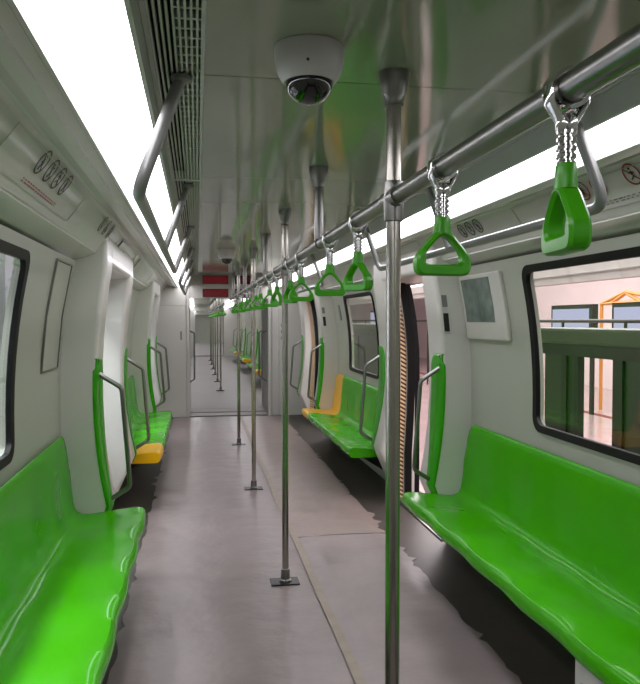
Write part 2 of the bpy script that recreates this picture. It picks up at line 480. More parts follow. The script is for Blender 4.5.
# ---------------------------------------------------------------- doors
def door_leaf(parent, s, u, ya, yb, edge_at):
    bm = B()
    zs = [0.02, 0.5, 1.0, 1.25, 1.5, 1.68, 1.80]
    def col(y0, y1, za, zb, off0, off1):
        def c(z): return lean(z)
        v = [bm.verts.new((X(s, u+c(z)+o), y, z)) for z in (za, zb) for y in (y0, y1) for o in (off0, off1)]
        for f in ((0, 1, 3, 2), (4, 6, 7, 5), (0, 4, 5, 1), (2, 3, 7, 6), (0, 2, 6, 4), (1, 5, 7, 3)):
            bm.faces.new([v[i] for i in f])
    for za, zb in zip(zs, zs[1:]):
        if zb <= 0.9 or za >= 1.6: col(ya, yb, za, zb, 0, 0.03)
        else:
            col(ya, ya+0.10, za, zb, 0, 0.03); col(yb-0.10, yb, za, zb, 0, 0.03)
    leaf = obj('door_leaf', bm, 'column_white', parent)
    bm = B()
    for za, zb in zip(zs, zs[1:]):
        if not (zb <= 0.9 or za >= 1.6): col(ya+0.10, yb-0.10, za, zb, 0.010, 0.018)
    obj('pane', bm, 'window_glass', leaf)
    bm = B()
    ye = (ya-0.022, ya) if edge_at == 'a' else (yb, yb+0.022)
    for za, zb in zip(zs, zs[1:]): col(ye[0], ye[1], za, zb, -0.004, 0.034)
    obj('edge_rubber', bm, 'rubber_black', leaf)
    return leaf
dn = 1
for s, nm in SIDES:
    for k, (ya, yb) in enumerate(DOORS[s]):
        root = bpy.data.objects.new(f'door_{dn}', None); COL.objects.link(root); root['kind'] = 'structure'; dn += 1
        root.location = (X(s, 1.25), (ya+yb)/2, 0)
        bm = B(); add_prism(bm, [(X(s, 0.983), 1.835), (X(s, 1.0), 1.815), (X(s, 1.32), 1.80), (X(s, 1.32), 1.90), (X(s, 1.052), 1.895), (X(s, 0.983), 1.985)], ya-0.03, yb+0.03)
        obj('door_header', bm, 'column_white', root, bevel=0.01)
        bm = B(); add_box(bm, *sorted((X(s, 1.14), X(s, 1.36))), ya, yb, 0.001, 0.012); obj('threshold', bm, 'steel_dark', root)
        if s < 0:
            ym = (ya+yb)/2
            door_leaf(root, s, 1.25, ya-0.05, ym-0.024, 'b'); door_leaf(root, s, 1.25, ym+0.024, yb+0.05, 'a')
        else:                          # open: the leaves have slid outside past the jambs
            door_leaf(root, s, 1.302, ya-0.74, ya-0.12, 'b'); door_leaf(root, s, 1.302, yb+0.12, yb+0.74, 'a')
bm = B(); add_prism(bm, [(X(1, 1.2), 1.86), (X(1, 1.4), 1.86), (X(1, 1.4), 2.3), (X(1, 1.2), 2.3)], Y0, Y1); struct('wall_right.004', bm, 'wall_white')
bm = B(); add_prism(bm, [(X(-1, 1.2), 1.86), (X(-1, 1.4), 1.86), (X(-1, 1.4), 2.3), (X(-1, 1.2), 2.3)], Y0, Y1); struct('wall_left.004', bm, 'wall_white')

# ---------------------------------------------------------------- draught screens beside the doors
EDGE = 1.045
def screen(s, ya, yb, bench_at, label, controls=False, stripe=False, group='draught screens beside the doors'):
    """ya<yb: extent along the car; bench_at: 'a' or 'b', the face the bench touches"""
    t = thing('draught_screen', label, 'partition', (X(s, 1.12), (ya+yb)/2, 0), group)
    yf = ya if bench_at == 'a' else yb
    sg = -1 if bench_at == 'a' else 1
    bm = B(); rings = []
    zs = [0.0, 0.1, 0.2, 0.32, 0.44, 0.6, 0.8, 1.0, 1.1, 1.25, 1.4, 1.55, 1.7, 1.80, 1.88, 1.97]
    r = 0.030
    for z in zs:
        e = EDGE+bulge(z); out = WALL_U+0.018+lean(z)
        P_ = [(out, ya)]
        for k in range(6):
            a = PI/2*k/5; P_.append((e+r-r*math.sin(a), ya+r-r*math.cos(a)))
        for k in range(6):
            a = PI/2*k/5; P_.append((e+r-r*math.cos(a), yb-r+r*math.sin(a)))
        P_.append((out, yb))
        rings.append([bm.verts.new((X(s, u), y, z)) for u, y in P_])
    n = len(rings[0])
    for a, b in zip(rings, rings[1:]):
        for i in range(n):
            j = (i+1) % n
            bm.faces.new((a[i], a[j], b[j], b[i]))
    bm.faces.new(rings[0]); bm.faces.new(rings[-1])
    po = obj('pillar', bm, 'column_white', t, smooth=True)
    wn = po.modifiers.new('weighted_normal', 'WEIGHTED_NORMAL'); wn.keep_sharp = True; wn.weight = 100
    # green lens-shaped fin on the corner that faces the aisle, at the bench end of the pillar
    bm = B(); N = 22; z0, z1 = 0.38, 1.285; L = []
    for k in range(N+1):
        z = z0+(z1-z0)*math.sin(PI/2*k/N)
        w = 0.05+0.14*min(1.0, (z-z0)/0.5)**0.8
        wf = w
        w *= math.sqrt(max(0.0, 1-(1-(z1-z)/0.10)**2)) if z1-z < 0.10 else 1.0
        w = max(w, 0.012)
        e = EDGE+bulge(z)
        yn = yf+sg*0.004-sg*(wf-w)*0.4; yc = yf-sg*(w+(wf-w)*0.4)
        sec = [(e+0.026, yn), (e+0.012, yn), (e-0.010, yf-sg*0.02), (e-0.012, (yn+yc)/2), (e-0.008, yc+sg*0.004), (e+0.004, yc), (e+0.004, yf-sg*0.006), (e+0.026, yf-sg*0.003)]
        if w < 0.05: sec = [(e+0.03, yn), (e+0.012, yn), (e-0.004, yf-sg*0.004), (e-0.005, (yn+yc)/2), (e-0.004, yc+sg*0.001), (e+0.004, yc), (e+0.004, yf-sg*0.002), (e+0.03, yf-sg*0.001)]
        L.append([bm.verts.new((X(s, u), y, z)) for u, y in sec])
    for a, b in zip(L, L[1:]):
        for i in range(8):
            j = (i+1) % 8
            bm.faces.new((a[i], a[j], b[j], b[i]))
    bm.faces.new(L[0]); bm.faces.new(L[-1])
    obj('edge_fin', bm, 'fin_green', t, smooth=True)['label'] = 'green edge fin'
    # bent steel handrail
    yr = yf-sg*0.03
    bm = B()
    add_tube(bm, [(X(s, EDGE+0.01), yr, 1.205), (X(s, 0.915), yr, 1.115), (X(s, 0.872), yr, 0.545), (X(s, EDGE-0.05), yr, 0.47)], 0.0135, 12, 0.045)
    obj('handrail', bm, 'steel_dark', t, smooth=True)['label'] = 'bent grey steel handrail'
    if controls:
        fr = lambda z0: None
        for (nm_, za, zb, m_) in (('indicator', 1.585, 1.66, 'label_grey'), ('control_panel', 1.43, 1.545, 'dark_plastic')):
            bm = B()
            u0 = EDGE+bulge((za+zb)/2)+0.030
            k0 = bulge(za)-bulge((za+zb)/2); k1 = bulge(zb)-bulge((za+zb)/2)
            yy0, yy1 = sorted((ya-0.006, ya+0.01))
            v = [bm.verts.new((X(s, u0+du+k), y, z)) for z, k in ((za, k0), (zb, k1)) for y in (yy0, yy1) for du in (0, 0.034)]
            for f in ((0, 1, 3, 2), (4, 6, 7, 5), (0, 4, 5, 1), (2, 3, 7, 6), (0, 2, 6, 4), (1, 5, 7, 3)):
                bm.faces.new([v[i] for i in f])
            obj(nm_, bm, m_, t)
    if stripe:                          # warning tape and rubber seal on the jamb face towards the doorway
        yj = ya if bench_at == 'b' else yb
        sj = -1 if bench_at == 'b' else 1
        for (nm_, u0, u1, m_, th) in (('hazard_tape', 1.145, 1.192, 'hazard_stripe', 0.003), ('door_seal', 1.202, 1.256, 'rubber_black', 0.03)):
            bm = B(); L = []
            for k in range(15):
                z = 0.05+1.75*k/14
                L.append([bm.verts.new((X(s, u+(lean(z) if z > 1.1 else 0.35*bulge(max(z, 0.44)))), y, z)) for u, y in ((u0, yj-0.002*sj), (u1, yj-0.002*sj), (u1, yj+sj*th), (u0, yj+sj*th))])
            for a, b in zip(L, L[1:]):
                for i in range(4):
                    j = (i+1) % 4
                    bm.faces.new((a[i], a[j], b[j], b[i]))
            bm.faces.new(L[0]); bm.faces.new(L[-1])
            obj(nm_, bm, m_, t)
    return t
screen(-1, 4.20, 4.46, 'a', 'white curved partition with green edge at the far end of the left foreground bench')
screen(-1, 5.62, 5.90, 'b', 'white curved partition beyond the first left doorway, beside the yellow end seat')
screen(-1, 8.64, 8.88, 'a', 'white curved partition at the far end of the second left bench')
screen(-1, 9.90, 10.16, 'b', 'white curved partition past the second left doorway, next to the end wall')
screen(1, 4.38, 4.65, 'a', 'white curved partition with black control panel at far end of the right foreground bench', controls=True)
screen(1, 5.66, 5.97, 'b', 'white curved partition with striped warning tape at the near end of the second right bench', controls=True, stripe=True)
screen(1, 8.82, 9.10, 'a', 'white curved partition beside the yellow end seat of the second right bench', controls=True)
screen(1, 10.30, 10.6, 'b', 'white curved partition with striped tape past the second right doorway', stripe=True)

# ---------------------------------------------------------------- benches
def bench(s, y0, y1, zs, label, yellow=(), n=6, name='bench_seat', far=False):
    t = thing(name, label, 'bench', (X(s, 1.0), (y0+y1)/2, 0), 'moulded plastic benches')
    UF = 0.782
    prof = [(0.05, -0.085), (0.02, -0.082), (0.002, -0.066), (-0.004, -0.042), (0.002, -0.016), (0.016, -0.002), (0.04, 0.003), (0.09, 0.0), (0.16, -0.008), (0.24, -0.018), (0.31, -0.026),
            (0.35, -0.024), (0.375, -0.010), (0.390, 0.015), (0.398, 0.06), (0.406, 0.13), (0.412, 0.22), (0.420, 0.32), (0.426, 0.39), (0.432, 0.425), (0.440, 0.436), (0.450, 0.43)]
    w = (y1-y0)/n; NY = 24
    for i in range(n):
        bm = B(); G = []
        ya, yb = y0+i*w, y0+(i+1)*w
        for k in range(NY+1):
            f = k/NY; y = ya+(yb-ya)*f
            wave = math.sin(PI*f)**2           # 0 at the joints, 1 in the middle of the seat
            col = []
            ends = min(y-y0, y1-y)
            for j, (d, z) in enumerate(prof):
                dd, zz = d, z
                if j <= 7: dd -= 0.010*wave-0.004
                if 6 <= j <= 12: zz -= 0.011*wave*(1 if j < 12 else 0.4)
                if 12 <= j <= 17: dd += 0.012*wave*(1-abs(j-14.5)/4)
                if z > 0.2 and ends < 0.12:    # rounded top corners of the back
                    q = 1-math.sqrt(max(0, 1-(1-ends/0.12)**2)); zz = z-0.12*q*((z-0.2)/0.2)
                col.append(bm.verts.new((X(s, UF+dd), y, zs+zz)))
            G.append(col)
        for a, b in zip(G, G[1:]):
            for j in range(len(prof)-1):
                bm.faces.new((a[j], a[j+1], b[j+1], b[j]))
        # close the shell: underside and the two end faces
        def under(col, y): return [bm.verts.new((X(s, UF+d), y, zs+z)) for d, z in ((0.454, 0.40), (0.450, 0.0), (0.43, -0.07), (0.36, -0.085))]
        ua, ub = under(G[0], ya), under(G[-1], yb)
        chain_a = ua; chain_b = ub
        seq_a = [G[0][-1]]+chain_a+[G[0][0]]; seq_b = [G[-1][-1]]+chain_b+[G[-1][0]]
        for q in range(len(seq_a)-1):
            if q == len(seq_a)-2:
                bm.faces.new([seq_a[q], seq_a[q+1]]+[c[0] for c in G[1:-1]]+[seq_b[q+1], seq_b[q]])
            elif q == 0:
                bm.faces.new([seq_a[1], seq_a[0]]+[c[-1] for c in G[1:-1]]+[seq_b[0], seq_b[1]])
            else:
                bm.faces.new((seq_a[q], seq_a[q+1], seq_b[q+1], seq_b[q]))
        if i == 0: bm.faces.new(G[0]+chain_a)
        if i == n-1: bm.faces.new(G[-1]+chain_b)
        o = obj('seat', bm, 'seat_yellow' if i in yellow else 'seat_green', t, smooth=True)
        if i in yellow: o['label'] = 'yellow priority seat'
    for k in range(4):                        # cantilever brackets below
        y = y0+(y1-y0)*(k+0.5)/4
        bm = B(); add_prism(bm, [(X(s, UF+0.10), zs-0.09), (X(s, WALL_U-0.012), zs-0.09), (X(s, WALL_U-0.012), zs-0.30), (X(s, WALL_U-0.06), zs-0.28)], y-0.02, y+0.02)
        obj('bracket', bm, 'dark_plastic', t)
    return t
bench(-1, *[BENCH[-1][0][0], BENCH[-1][0][1]-0.01], 0.435, 'glossy green moulded bench in the left foreground')
bench(-1, BENCH[-1][1][0]+0.01, BENCH[-1][1][1]-0.01, 0.435, 'second bench on the left, green with a yellow near end seat', yellow=(0,))
bench(1, BENCH[1][0][0], BENCH[1][0][1]-0.01, 0.41, 'glossy green moulded bench in the right foreground under the large window')
bench(1, BENCH[1][1][0]+0.01, BENCH[1][1][1]-0.01, 0.41, 'second bench on the right, green with a yellow far end seat', yellow=(5,))

# white box below the right foreground bench
t = thing('equipment_box', 'white equipment box under the right foreground bench', 'box', (1.55, 2.2, 0))
bm = B(); add_box(bm, 1.37, 1.70, 1.87, 2.43, 0.0, 0.30); obj('casing', bm, 'box_white', t, bevel=0.006)
for yy in (2.37, 1.93):
    bm = B(); add_tube(bm, [(1.369, yy, 0.175), (1.364, yy, 0.175)], 0.010, 14); obj('screw', bm, 'dark_plastic', t)

# ---------------------------------------------------------------- floor coverings
def sheet(x0, x1, y0, y1, nx, ny, h, seed, ragged):
    bm = B(); G = []
    for j in range(ny+1):
        row = []
        for i in range(nx+1):
            fx, fy = i/nx, j/ny
            x = x0+(x1-x0)*fx; y = y0+(y1-y0)*fy
            for side, e in (('l', fx == 0), ('r', fx == 1)):
                if e and side in ragged:
                    x += 0.018*noise.noise(Vector((seed, y*4.0, 1.3)))+0.012*noise.noise(Vector((seed, y*13.0, 7.7)))
                    if random.random() < 0.10: x += random.uniform(-0.05, 0.05)
            v = Vector((x*2.2+seed, y*1.3, 0.3))
            z = 0.5+0.5*noise.noise(v)*0.6+0.3*noise.noise(Vector((x*5+y*3.0, y*2-x*2.5, seed)))+0.5*max(0.0, 0.16-abs(noise.noise(Vector((x*1.6+y*1.1, y*0.9-x*1.4, seed+4)))))/0.16*max(0, noise.noise(Vector((x*0.9, y*0.7, seed+9)))+0.1)
            z = max(0.0, min(1.3, z))
            edge = min(1.0, min(fx, 1-fx)*8)
            row.append(bm.verts.new((x, y, 0.0035+h*z*edge)))
        G.append(row)
    for a, b in zip(G, G[1:]):
        for i in range(nx):
            bm.faces.new((a[i], a[i+1], b[i+1], b[i]))
    r = bmesh.ops.extrude_face_region(bm, geom=bm.faces[:])
    bmesh.ops.translate(bm, verts=[v for v in r['geom'] if isinstance(v, bmesh.types.BMVert)], vec=(0, 0, -0.002))
    return bm
o = obj('floor_sheet', sheet(-0.37, 0.655, -0.5, 11.2, 30, 180, 0.011, 1.7, 'l'), 'film_grey', smooth=True)
tag(o, 'grey plastic protective sheet over the left half of the aisle floor', 'floor sheet')
o = obj('floor_sheet', sheet(0.662, 1.31, -0.5, 4.86, 26, 130, 0.016, 5.1, 'r'), 'film_grey', smooth=True)
tag(o, 'crumpled grey plastic sheet along the right foreground bench', 'floor sheet')
o = obj('floor_sheet', sheet(0.662, 1.31, 4.88, 11.2, 20, 110, 0.010, 8.4, 'r'), 'film_warm', smooth=True)
tag(o, 'brownish plastic sheet on the right half of the floor from the first right doorway onward', 'floor sheet')
bm = B(); G = []
for k in range(120):
    y = -0.4+k*0.098; x = 0.655+0.01*noise.noise(Vector((y*0.8, 3, 1)))
    G.append([bm.verts.new((x-0.022+0.004*noise.noise(Vector((y*9, 1, 1))), y, 0.0115)), bm.verts.new((x+0.022+0.004*noise.noise(Vector((y*9, 5, 1))), y, 0.0115))])
for a, b in zip(G, G[1:]): bm.faces.new((a[0], a[1], b[1], b[0]))
r = bmesh.ops.extrude_face_region(bm, geom=bm.faces[:])
bmesh.ops.translate(bm, verts=[v for v in r['geom'] if isinstance(v, bmesh.types.BMVert)], vec=(0, 0, -0.0015))
tag(obj('floor_tape', bm, 'tape'), 'long strip of beige tape down the floor joining the plastic sheets', 'tape')

# ---------------------------------------------------------------- poles, overhead rail, straps
RZ = 1.808; RR = 0.0205; PR = 0.0185
def pole(y, label, group='steel poles in this car', base=True):
    t = thing('grab_pole', label, 'pole', (CX, y, 0), group)
    bm = B(); add_tube(bm, [(CX, y, 0.02), (CX, y, CEIL-0.02)], PR, 18); obj('tube', bm, 'steel', t, smooth=True)
    bm = B(); add_lathe(bm, [(0.020, CEIL-0.085), (0.024, CEIL-0.083), (0.024, CEIL-0.066), (0.029, CEIL-0.055), (0.040, CEIL-0.008), (0.040, CEIL-0.0005)], CX, y, 24)
    obj('ceiling_cup', bm, 'steel_dark', t, smooth=True)
    bm = B(); add_lathe(bm, [(0.0195, RZ-0.060), (0.0235, RZ-0.058), (0.0245, RZ-0.03), (0.0255, RZ), (0.0245, RZ+0.03), (0.0235, RZ+0.040), (0.0195, RZ+0.042)], CX, y, 20)
    add_tube(bm, [(CX, y-0.06, RZ), (CX, y+0.06, RZ)], 0.0245, 18)
    obj('rail_clamp', bm, 'steel_dark', t, smooth=True)
    if base:
        bm = B(); add_lathe(bm, [(0.034, 0.0155), (0.034, 0.024), (0.027, 0.03), (0.0255, 0.085), (0.020, 0.088)], CX, y, 22); obj('foot', bm, 'steel_dark', t, smooth=True)
        bm = B(); add_box(bm, CX-0.085, CX+0.075, y-0.06, y+0.05, 0.004, 0.0165); obj('base_plate', bm, 'dark_plastic', t)
    return t
PY = [-0.52, 1.767, 4.04, 6.35, 8.65]
plab = ['steel pole behind the viewer', 'nearest steel pole, running the full height right of centre', 'second steel pole, its foot on the taped sheet', 'third steel pole from the viewer', 'fourth and farthest steel pole of this car']
for y, l in zip(PY[1:], plab[1:]): pole(y, l)
HY = [0.62, 2.90, 5.20, 7.50, 9.80]
rail = thing('overhead_rail', 'long horizontal steel rail along the middle of the ceiling that carries the green straps', 'handrail', (CX, 4.5, RZ))
bm = B(); add_tube(bm, [(CX, -0.8, RZ), (CX, 10.6, RZ)], RR, 20); obj('tube', bm, 'steel_dark', rail, smooth=True)
for y in HY:
    bm = B(); top = CEIL if y < 9.4 else 2.25
    add_tube(bm, [(CX, y, RZ), (CX, y, top-0.01)], PR, 16)
    add_tube(bm, [(CX, y-0.055, RZ), (CX, y+0.055, RZ)], 0.0245, 18)
    add_lathe(bm, [(0.020, top-0.085), (0.024, top-0.083), (0.024, top-0.066), (0.029, top-0.055), (0.040, top-0.008), (0.040, top-0.0005)], CX, y, 24)
    obj('hanger', bm, 'steel_dark', rail, smooth=True)

def strap_proto(label):
    t = thing('strap_handle', label, 'strap', (0, 0, 0), 'green hand straps')
    bm = B()
    # fork: ring round the rail, then two flared cheeks meeting above the coil
    fr = (Vector((0, -0.016, 0)), Vector((1, 0, 0)), Vector((0, 0, 1)), Vector((0, 1, 0)))
    add_ring(bm, 0.0217, 0.0275, fr, 0.032, 28)
    for q in (-1, 1):
        L = []
        for (cx_, z_, hy, th) in ((0.0247, 0.006, 0.0160, 0.0035), (0.0248, -0.008, 0.0162, 0.0042), (0.0238, -0.019, 0.0155, 0.0052), (0.0185, -0.028, 0.0140, 0.0060), (0.0130, -0.036, 0.0125, 0.0066), (0.0085, -0.044, 0.0118, 0.0066), (0.0065, -0.054, 0.0115, 0.0062)):
            L.append([bm.verts.new((q*(cx_+th*math.cos(a)), hy*math.sin(a), z_)) for a in [2*PI*i/14 for i in range(14)]])
        for a_, b_ in zip(L, L[1:]):
            for i in range(14):
                j = (i+1) % 14
                bm.faces.new((a_[i], a_[j], b_[j], b_[i]))
        bm.faces.new(L[0]); bm.faces.new(L[-1])
    add_lathe(bm, [(0.0120, -0.057), (0.0145, -0.054), (0.0155, -0.044), (0.0140, -0.037), (0.0110, -0.033)], 0, 0, 20)
    obj('fork', bm, 'chrome', t, smooth=True, local=True)
    bm = B(); pr = [(0.0105, -0.104)]
    z = -0.103
    while z < -0.056:
        pr += [(0.0112, z), (0.0138, z+0.002), (0.0138, z+0.0065), (0.0112, z+0.0085)]; z += 0.0105
    pr.append((0.0105, -0.052))
    add_lathe(bm, pr, 0, 0, 18); obj('coil', bm, 'chrome', t, smooth=True, local=True)
    # handle: socket and rounded-triangle grip
    bm = B()
    def tri(w, h, ztop, r, kk=6):
        P_ = []; hw = w/2
        pts = [(0.0, ztop, r*0.9), (hw, ztop-h*0.66, r*1.2), (hw*0.94, ztop-h, r), (-hw*0.94, ztop-h, r), (-hw, ztop-h*0.66, r*1.2)]
        n = len(pts)
        for i in range(n):
            a = Vector(pts[i-1][:2]); b = Vector(pts[i][:2]); c = Vector(pts[(i+1) % n][:2])
            u = (a-b).normalized(); v = (c-b).normalized()
            tt = min(pts[i][2], (a-b).length*0.48, (c-b).length*0.48)
            p0 = b+u*tt; p1 = b+v*tt
            for q in range(kk+1):
                s_ = q/kk; P_.append((1-s_)**2*p0+2*s_*(1-s_)*b+s_*s_*p1)
        return P_
    out = tri(0.120, 0.106, -0.112, 0.040); inn = tri(0.080, 0.066, -0.130, 0.026)
    D = 0.0150; ch = 0.005
    def shrink(P_, f):
        c = sum(P_, Vector((0, 0)))/len(P_); res = []
        for p in P_:
            d = p-c; res.append(p-d.normalized()*f)
        return res
    L = []
    for P_, y in ((shrink(out, ch), -D), (out, -D+ch), (out, D-ch), (shrink(out, ch), D), (shrink(inn, -ch), D), (inn, D-ch), (inn, -D+ch), (shrink(inn, -ch), -D)):
        L.append([bm.verts.new((p.x, y, p.y)) for p in P_])
    n = len(out)
    for a in range(8):
        A_, C_ = L[a], L[(a+1) % 8]
        for i in range(n):
            j = (i+1) % n
            bm.faces.new((A_[i], A_[j], C_[j], C_[i]))
    add_lathe(bm, [(0.0150, -0.098), (0.0160, -0.100), (0.0170, -0.116), (0.019, -0.132)], 0, 0, 18, sy=0.85)
    obj('grip', bm, 'strap_green', t, smooth=True, local=True)
    return t
def set_turn(t, ang):
    for c in t.children:
        if c.name.startswith('grip'): c.rotation_euler = (0, 0, ang)
bays = [(0.62, 'before the nearest pole', 0.905, 1.40), (1.767, 'between nearest pole and first rail hanger', 2.175, 2.65), (2.90, 'between first rail hanger and second pole', 3.40, 3.80),
        (4.04, 'between second pole and second rail hanger', 4.45, 4.90), (5.20, 'between second rail hanger and third pole', 5.62, 6.05),
        (6.35, 'between third pole and third rail hanger', 6.76, 7.20), (7.50, 'between third rail hanger and fourth pole', 7.90, 8.35), (8.65, 'just past the fourth pole', 9.06, 9.50)]
proto = None
TURN = {0: -1.72, 1: 0.05, 2: -1.10, 3: -0.15, 4: -0.1, 5: -1.15}
for b, (yb, txt, ya_, yb_) in enumerate(bays):
    for q, yy in enumerate((ya_, yb_)):
        lab = f'green triangular strap, {"nearer" if q == 0 else "farther"} of two {txt}'
        if proto is None: proto = strap_proto(lab); proto.location = (CX, yy, RZ); o = proto
        else: o = dup(proto, (CX, yy, RZ), lab)
        set_turn(o, TURN.get(b*2+q, random.uniform(-1.1, 0.2)))

# ceiling grab bars beside the light bands
def grab_bar(s, ya, yb, label, far=False):
    t = thing('ceiling_grab_bar', label, 'grab bar', (X(s, 0.6), (ya+yb)/2, CEIL), 'ceiling grab bars')
    zl = 1.818; ul = 0.633; ut = 0.525; r = 0.0165
    bm = B(); add_tube(bm, [(X(s, ut), ya+0.03, CEIL-0.003), (X(s, ul), ya, zl), (X(s, ul), yb, zl), (X(s, ut), yb-0.03, CEIL-0.003)], r, 14, 0.06)
    obj('bar', bm, 'bar_grey', t, smooth=True)
    ym = ya+(yb-ya)*0.5
    bm = B(); add_tube(bm, [(X(s, ut), ym, CEIL-0.003), (X(s, ul), ym, zl)], r*0.9, 12); obj('middle_support', bm, 'bar_grey', t, smooth=True)
    for yq in (ya+0.03, ym, yb-0.03):
        bm = B(); add_lathe(bm, [(0.02, CEIL-0.02), (0.027, CEIL-0.016), (0.027, CEIL-0.0045)], X(s, ut), yq, 18); obj('mounting_cup', bm, 'bar_grey', t, smooth=True)
grab_bar(-1, 1.84, 4.85, 'dark grey bent grab bar under the left ceiling grille, nearest')
grab_bar(-1, 6.20, 8.90, 'dark grey bent grab bar under the left ceiling grille, second one farther back')
grab_bar(1, 1.85, 4.38, 'dark grey bent grab bar by the right light band, nearest')
grab_bar(1, 6.40, 8.80, 'dark grey bent grab bar by the right light band, second one farther back')

# ---------------------------------------------------------------- ceiling cameras
def dome(x, y, label):
    t = thing('security_camera', label, 'camera', (x, y, CEIL), 'dome cameras on the ceiling')
    z = CEIL
    bm = B(); add_lathe(bm, [(0.079, z-0.0005), (0.080, z-0.004), (0.079, z-0.03), (0.074, z-0.056), (0.064, z-0.074), (0.058, z-0.080), (0.052, z-0.078)], x, y, 40)
    obj('housing', bm, 'camera_white', t, smooth=True)
    bm = B(); pr = []
    for k in range(13):
        a = PI/2*k/12; pr.append((max(0.0015, 0.054*math.cos(a)), z-0.078-0.050*math.sin(a)))
    add_lathe(bm, pr, x, y, 36); obj('dome', bm, 'camera_dome', t, smooth=True)
    bm = B(); add_tube(bm, [(x-0.014, y-0.0735, z-0.052), (x-0.0145, y-0.0765, z-0.0525)], 0.0035, 10); obj('sensor', bm, 'dark_plastic', t)
dome(0.255, 1.64, 'white dome camera with black glass on the near ceiling')
dome(0.26, 6.40, 'small white dome camera on the ceiling far down the car')

# ---------------------------------------------------------------- signs on the cove panels
def sign_frame(s, y, f):
    d = Vector((s*(PB[0]-PA[0]), 0, PB[1]-PA[1])); L = d.length; d = d.normalized()
    nn = Vector((-s*abs(d.z), 0, -abs(d.x))).normalized()
    o = Vector((X(s, PA[0]), y, PA[1]))+d*(L*f)+nn*0.0008
    return (o, Vector((0, -s, 0)), -d, nn)
POSES = {
    'running': [((0, 0.014), (0.004, -0.008), 0.006), ((0.004, -0.008), (0.020, -0.022), 0.004), ((0.004, -0.008), (-0.016, -0.020), 0.004), ((-0.001, 0.010), (0.016, 0.004), 0.003), ((-0.001, 0.010), (-0.017, 0.006), 0.003)],
    'leaning': [((-0.006, 0.014), (0.004, -0.006), 0.007), ((0.004, -0.006), (0.006, -0.027), 0.005), ((0.002, -0.006), (-0.004, -0.026), 0.004), ((-0.004, 0.010), (0.018, 0.014), 0.003)],
    'standing': [((0, 0.014), (0, -0.008), 0.007), ((0.003, -0.008), (0.005, -0.028), 0.004), ((-0.003, -0.008), (-0.005, -0.028), 0.004), ((0, 0.010), (0.014, -0.004), 0.003), ((0, 0.010), (-0.014, -0.004), 0.003)],
}
def prohibition(s, y, f, r, pose, label, ring='sign_red', group=None):
    fr = sign_frame(s, y, f)
    t = thing('prohibition_sign', label, 'sign', tuple(fr[0]), group or 'round prohibition signs on the wall panels')
    k = r/0.045
    bm = B(); add_ring(bm, r*0.86, r, fr, 0.0012, 32)
    a = math.radians(135); dx, dy = math.cos(a)*r*0.88, math.sin(a)*r*0.88
    add_plate(bm, capsule((dx, dy), (-dx, -dy), r*0.05), (fr[0]+fr[3]*0.0006, *fr[1:]), 0.0010)
    obj('ring', bm, ring, t)
    bm = B()
    for q, (p0, p1, w) in enumerate(POSES[pose]):
        add_plate(bm, capsule((p0[0]*k, p0[1]*k), (p1[0]*k, p1[1]*k), w*k*0.7), fr, 0.0005+0.00002*q)
    add_plate(bm, [(0.0055*k*math.cos(q*PI/6)+(-0.002 if pose == 'leaning' else 0), 0.0235*k+0.0055*k*math.sin(q*PI/6)) for q in range(12)], fr, 0.0005)
    obj('figure', bm, 'sign_black', t)
for y, p, l in ((2.238, 'running', 'red round sign with running figure, right wall panel, first of the nearest three'),
                (2.447, 'leaning', 'red round sign with leaning figure, right wall panel, middle of the nearest three'),
                (2.558, 'standing', 'red round sign with standing figure, right wall panel, last of the nearest three')):
    prohibition(1, y, 0.27, 0.043, p, l)
for k, y in enumerate((3.592, 3.704, 3.816)):
    prohibition(1, y, 0.27, 0.043, ('standing', 'running', 'leaning')[k], f'dark round prohibition sign in the second group on the right wall panel, {("nearest", "middle", "farthest")[k]} of three', ring='sign_black')
for k, y in enumerate((2.38, 2.51, 2.64, 2.77)):
    prohibition(-1, y, 0.27, 0.045, ('standing', 'leaning', 'running', 'standing')[k], f'dark round prohibition sign on the left wall panel, {("first", "second", "third", "fourth")[k]} of the nearest four', ring='sign_dark')
for k, y in enumerate((3.84, 4.00, 4.16)):
    prohibition(-1, y, 0.27, 0.045, ('running', 'standing', 'leaning')[k], f'dark round prohibition sign in the second group on the left wall panel, {("nearest", "middle", "farthest")[k]} of three', ring='sign_dark')
# small lines of print below the signs, and the framed notices further on
def printed_lines(s, y0, y1, f, label):
    fr = sign_frame(s, y0, f); bm = B()
    for row in range(2):
        y = 0.0
        while y < (y1-y0):
            w = random.uniform(0.010, 0.026)
            add_plate(bm, [(-s*y, -0.010*row), (-s*(y+w), -0.010*row), (-s*(y+w), -0.010*row-0.0045), (-s*y, -0.010*row-0.0045)], fr, 0.0005)
            y += w+random.uniform(0.006, 0.02)
    tag(obj('printed_notice', bm, 'sign_red' if s < 0 else 'label_grey'), label, 'notice', 'small print below the signs')
printed_lines(-1, 2.32, 2.82, 0.66, 'faint red small print below the nearest left signs')
printed_lines(1, 2.18, 2.62, 0.64, 'faint grey small print below the nearest right signs')
def notice(s, y0, y1, label, m='label_grey'):
    fr = sign_frame(s, (y0+y1)/2, 0.5); h = (y1-y0)/2
    t = thing('framed_notice', label, 'notice', tuple(fr[0]), 'framed notices on the left wall panel')
    bm = B(); add_plate(bm, [(-h, -0.062), (h, -0.062), (h, 0.062), (-h, 0.062)], fr, 0.0015); obj('border', bm, m, t)
    bm = B(); add_plate(bm, [(-h+0.008, -0.054), (h-0.008, -0.054), (h-0.008, 0.054), (-h+0.008, 0.054)], (fr[0]+fr[3]*0.0016, *fr[1:]), 0.001); obj('sheet', bm, 'cove_white', t)
notice(-1, 4.75, 5.15, 'thin framed notice on the left wall panel above the first left doorway')
notice(-1, 6.15, 6.65, 'thin dark-framed notice on the left wall panel above the second left bench', 'dark_plastic')

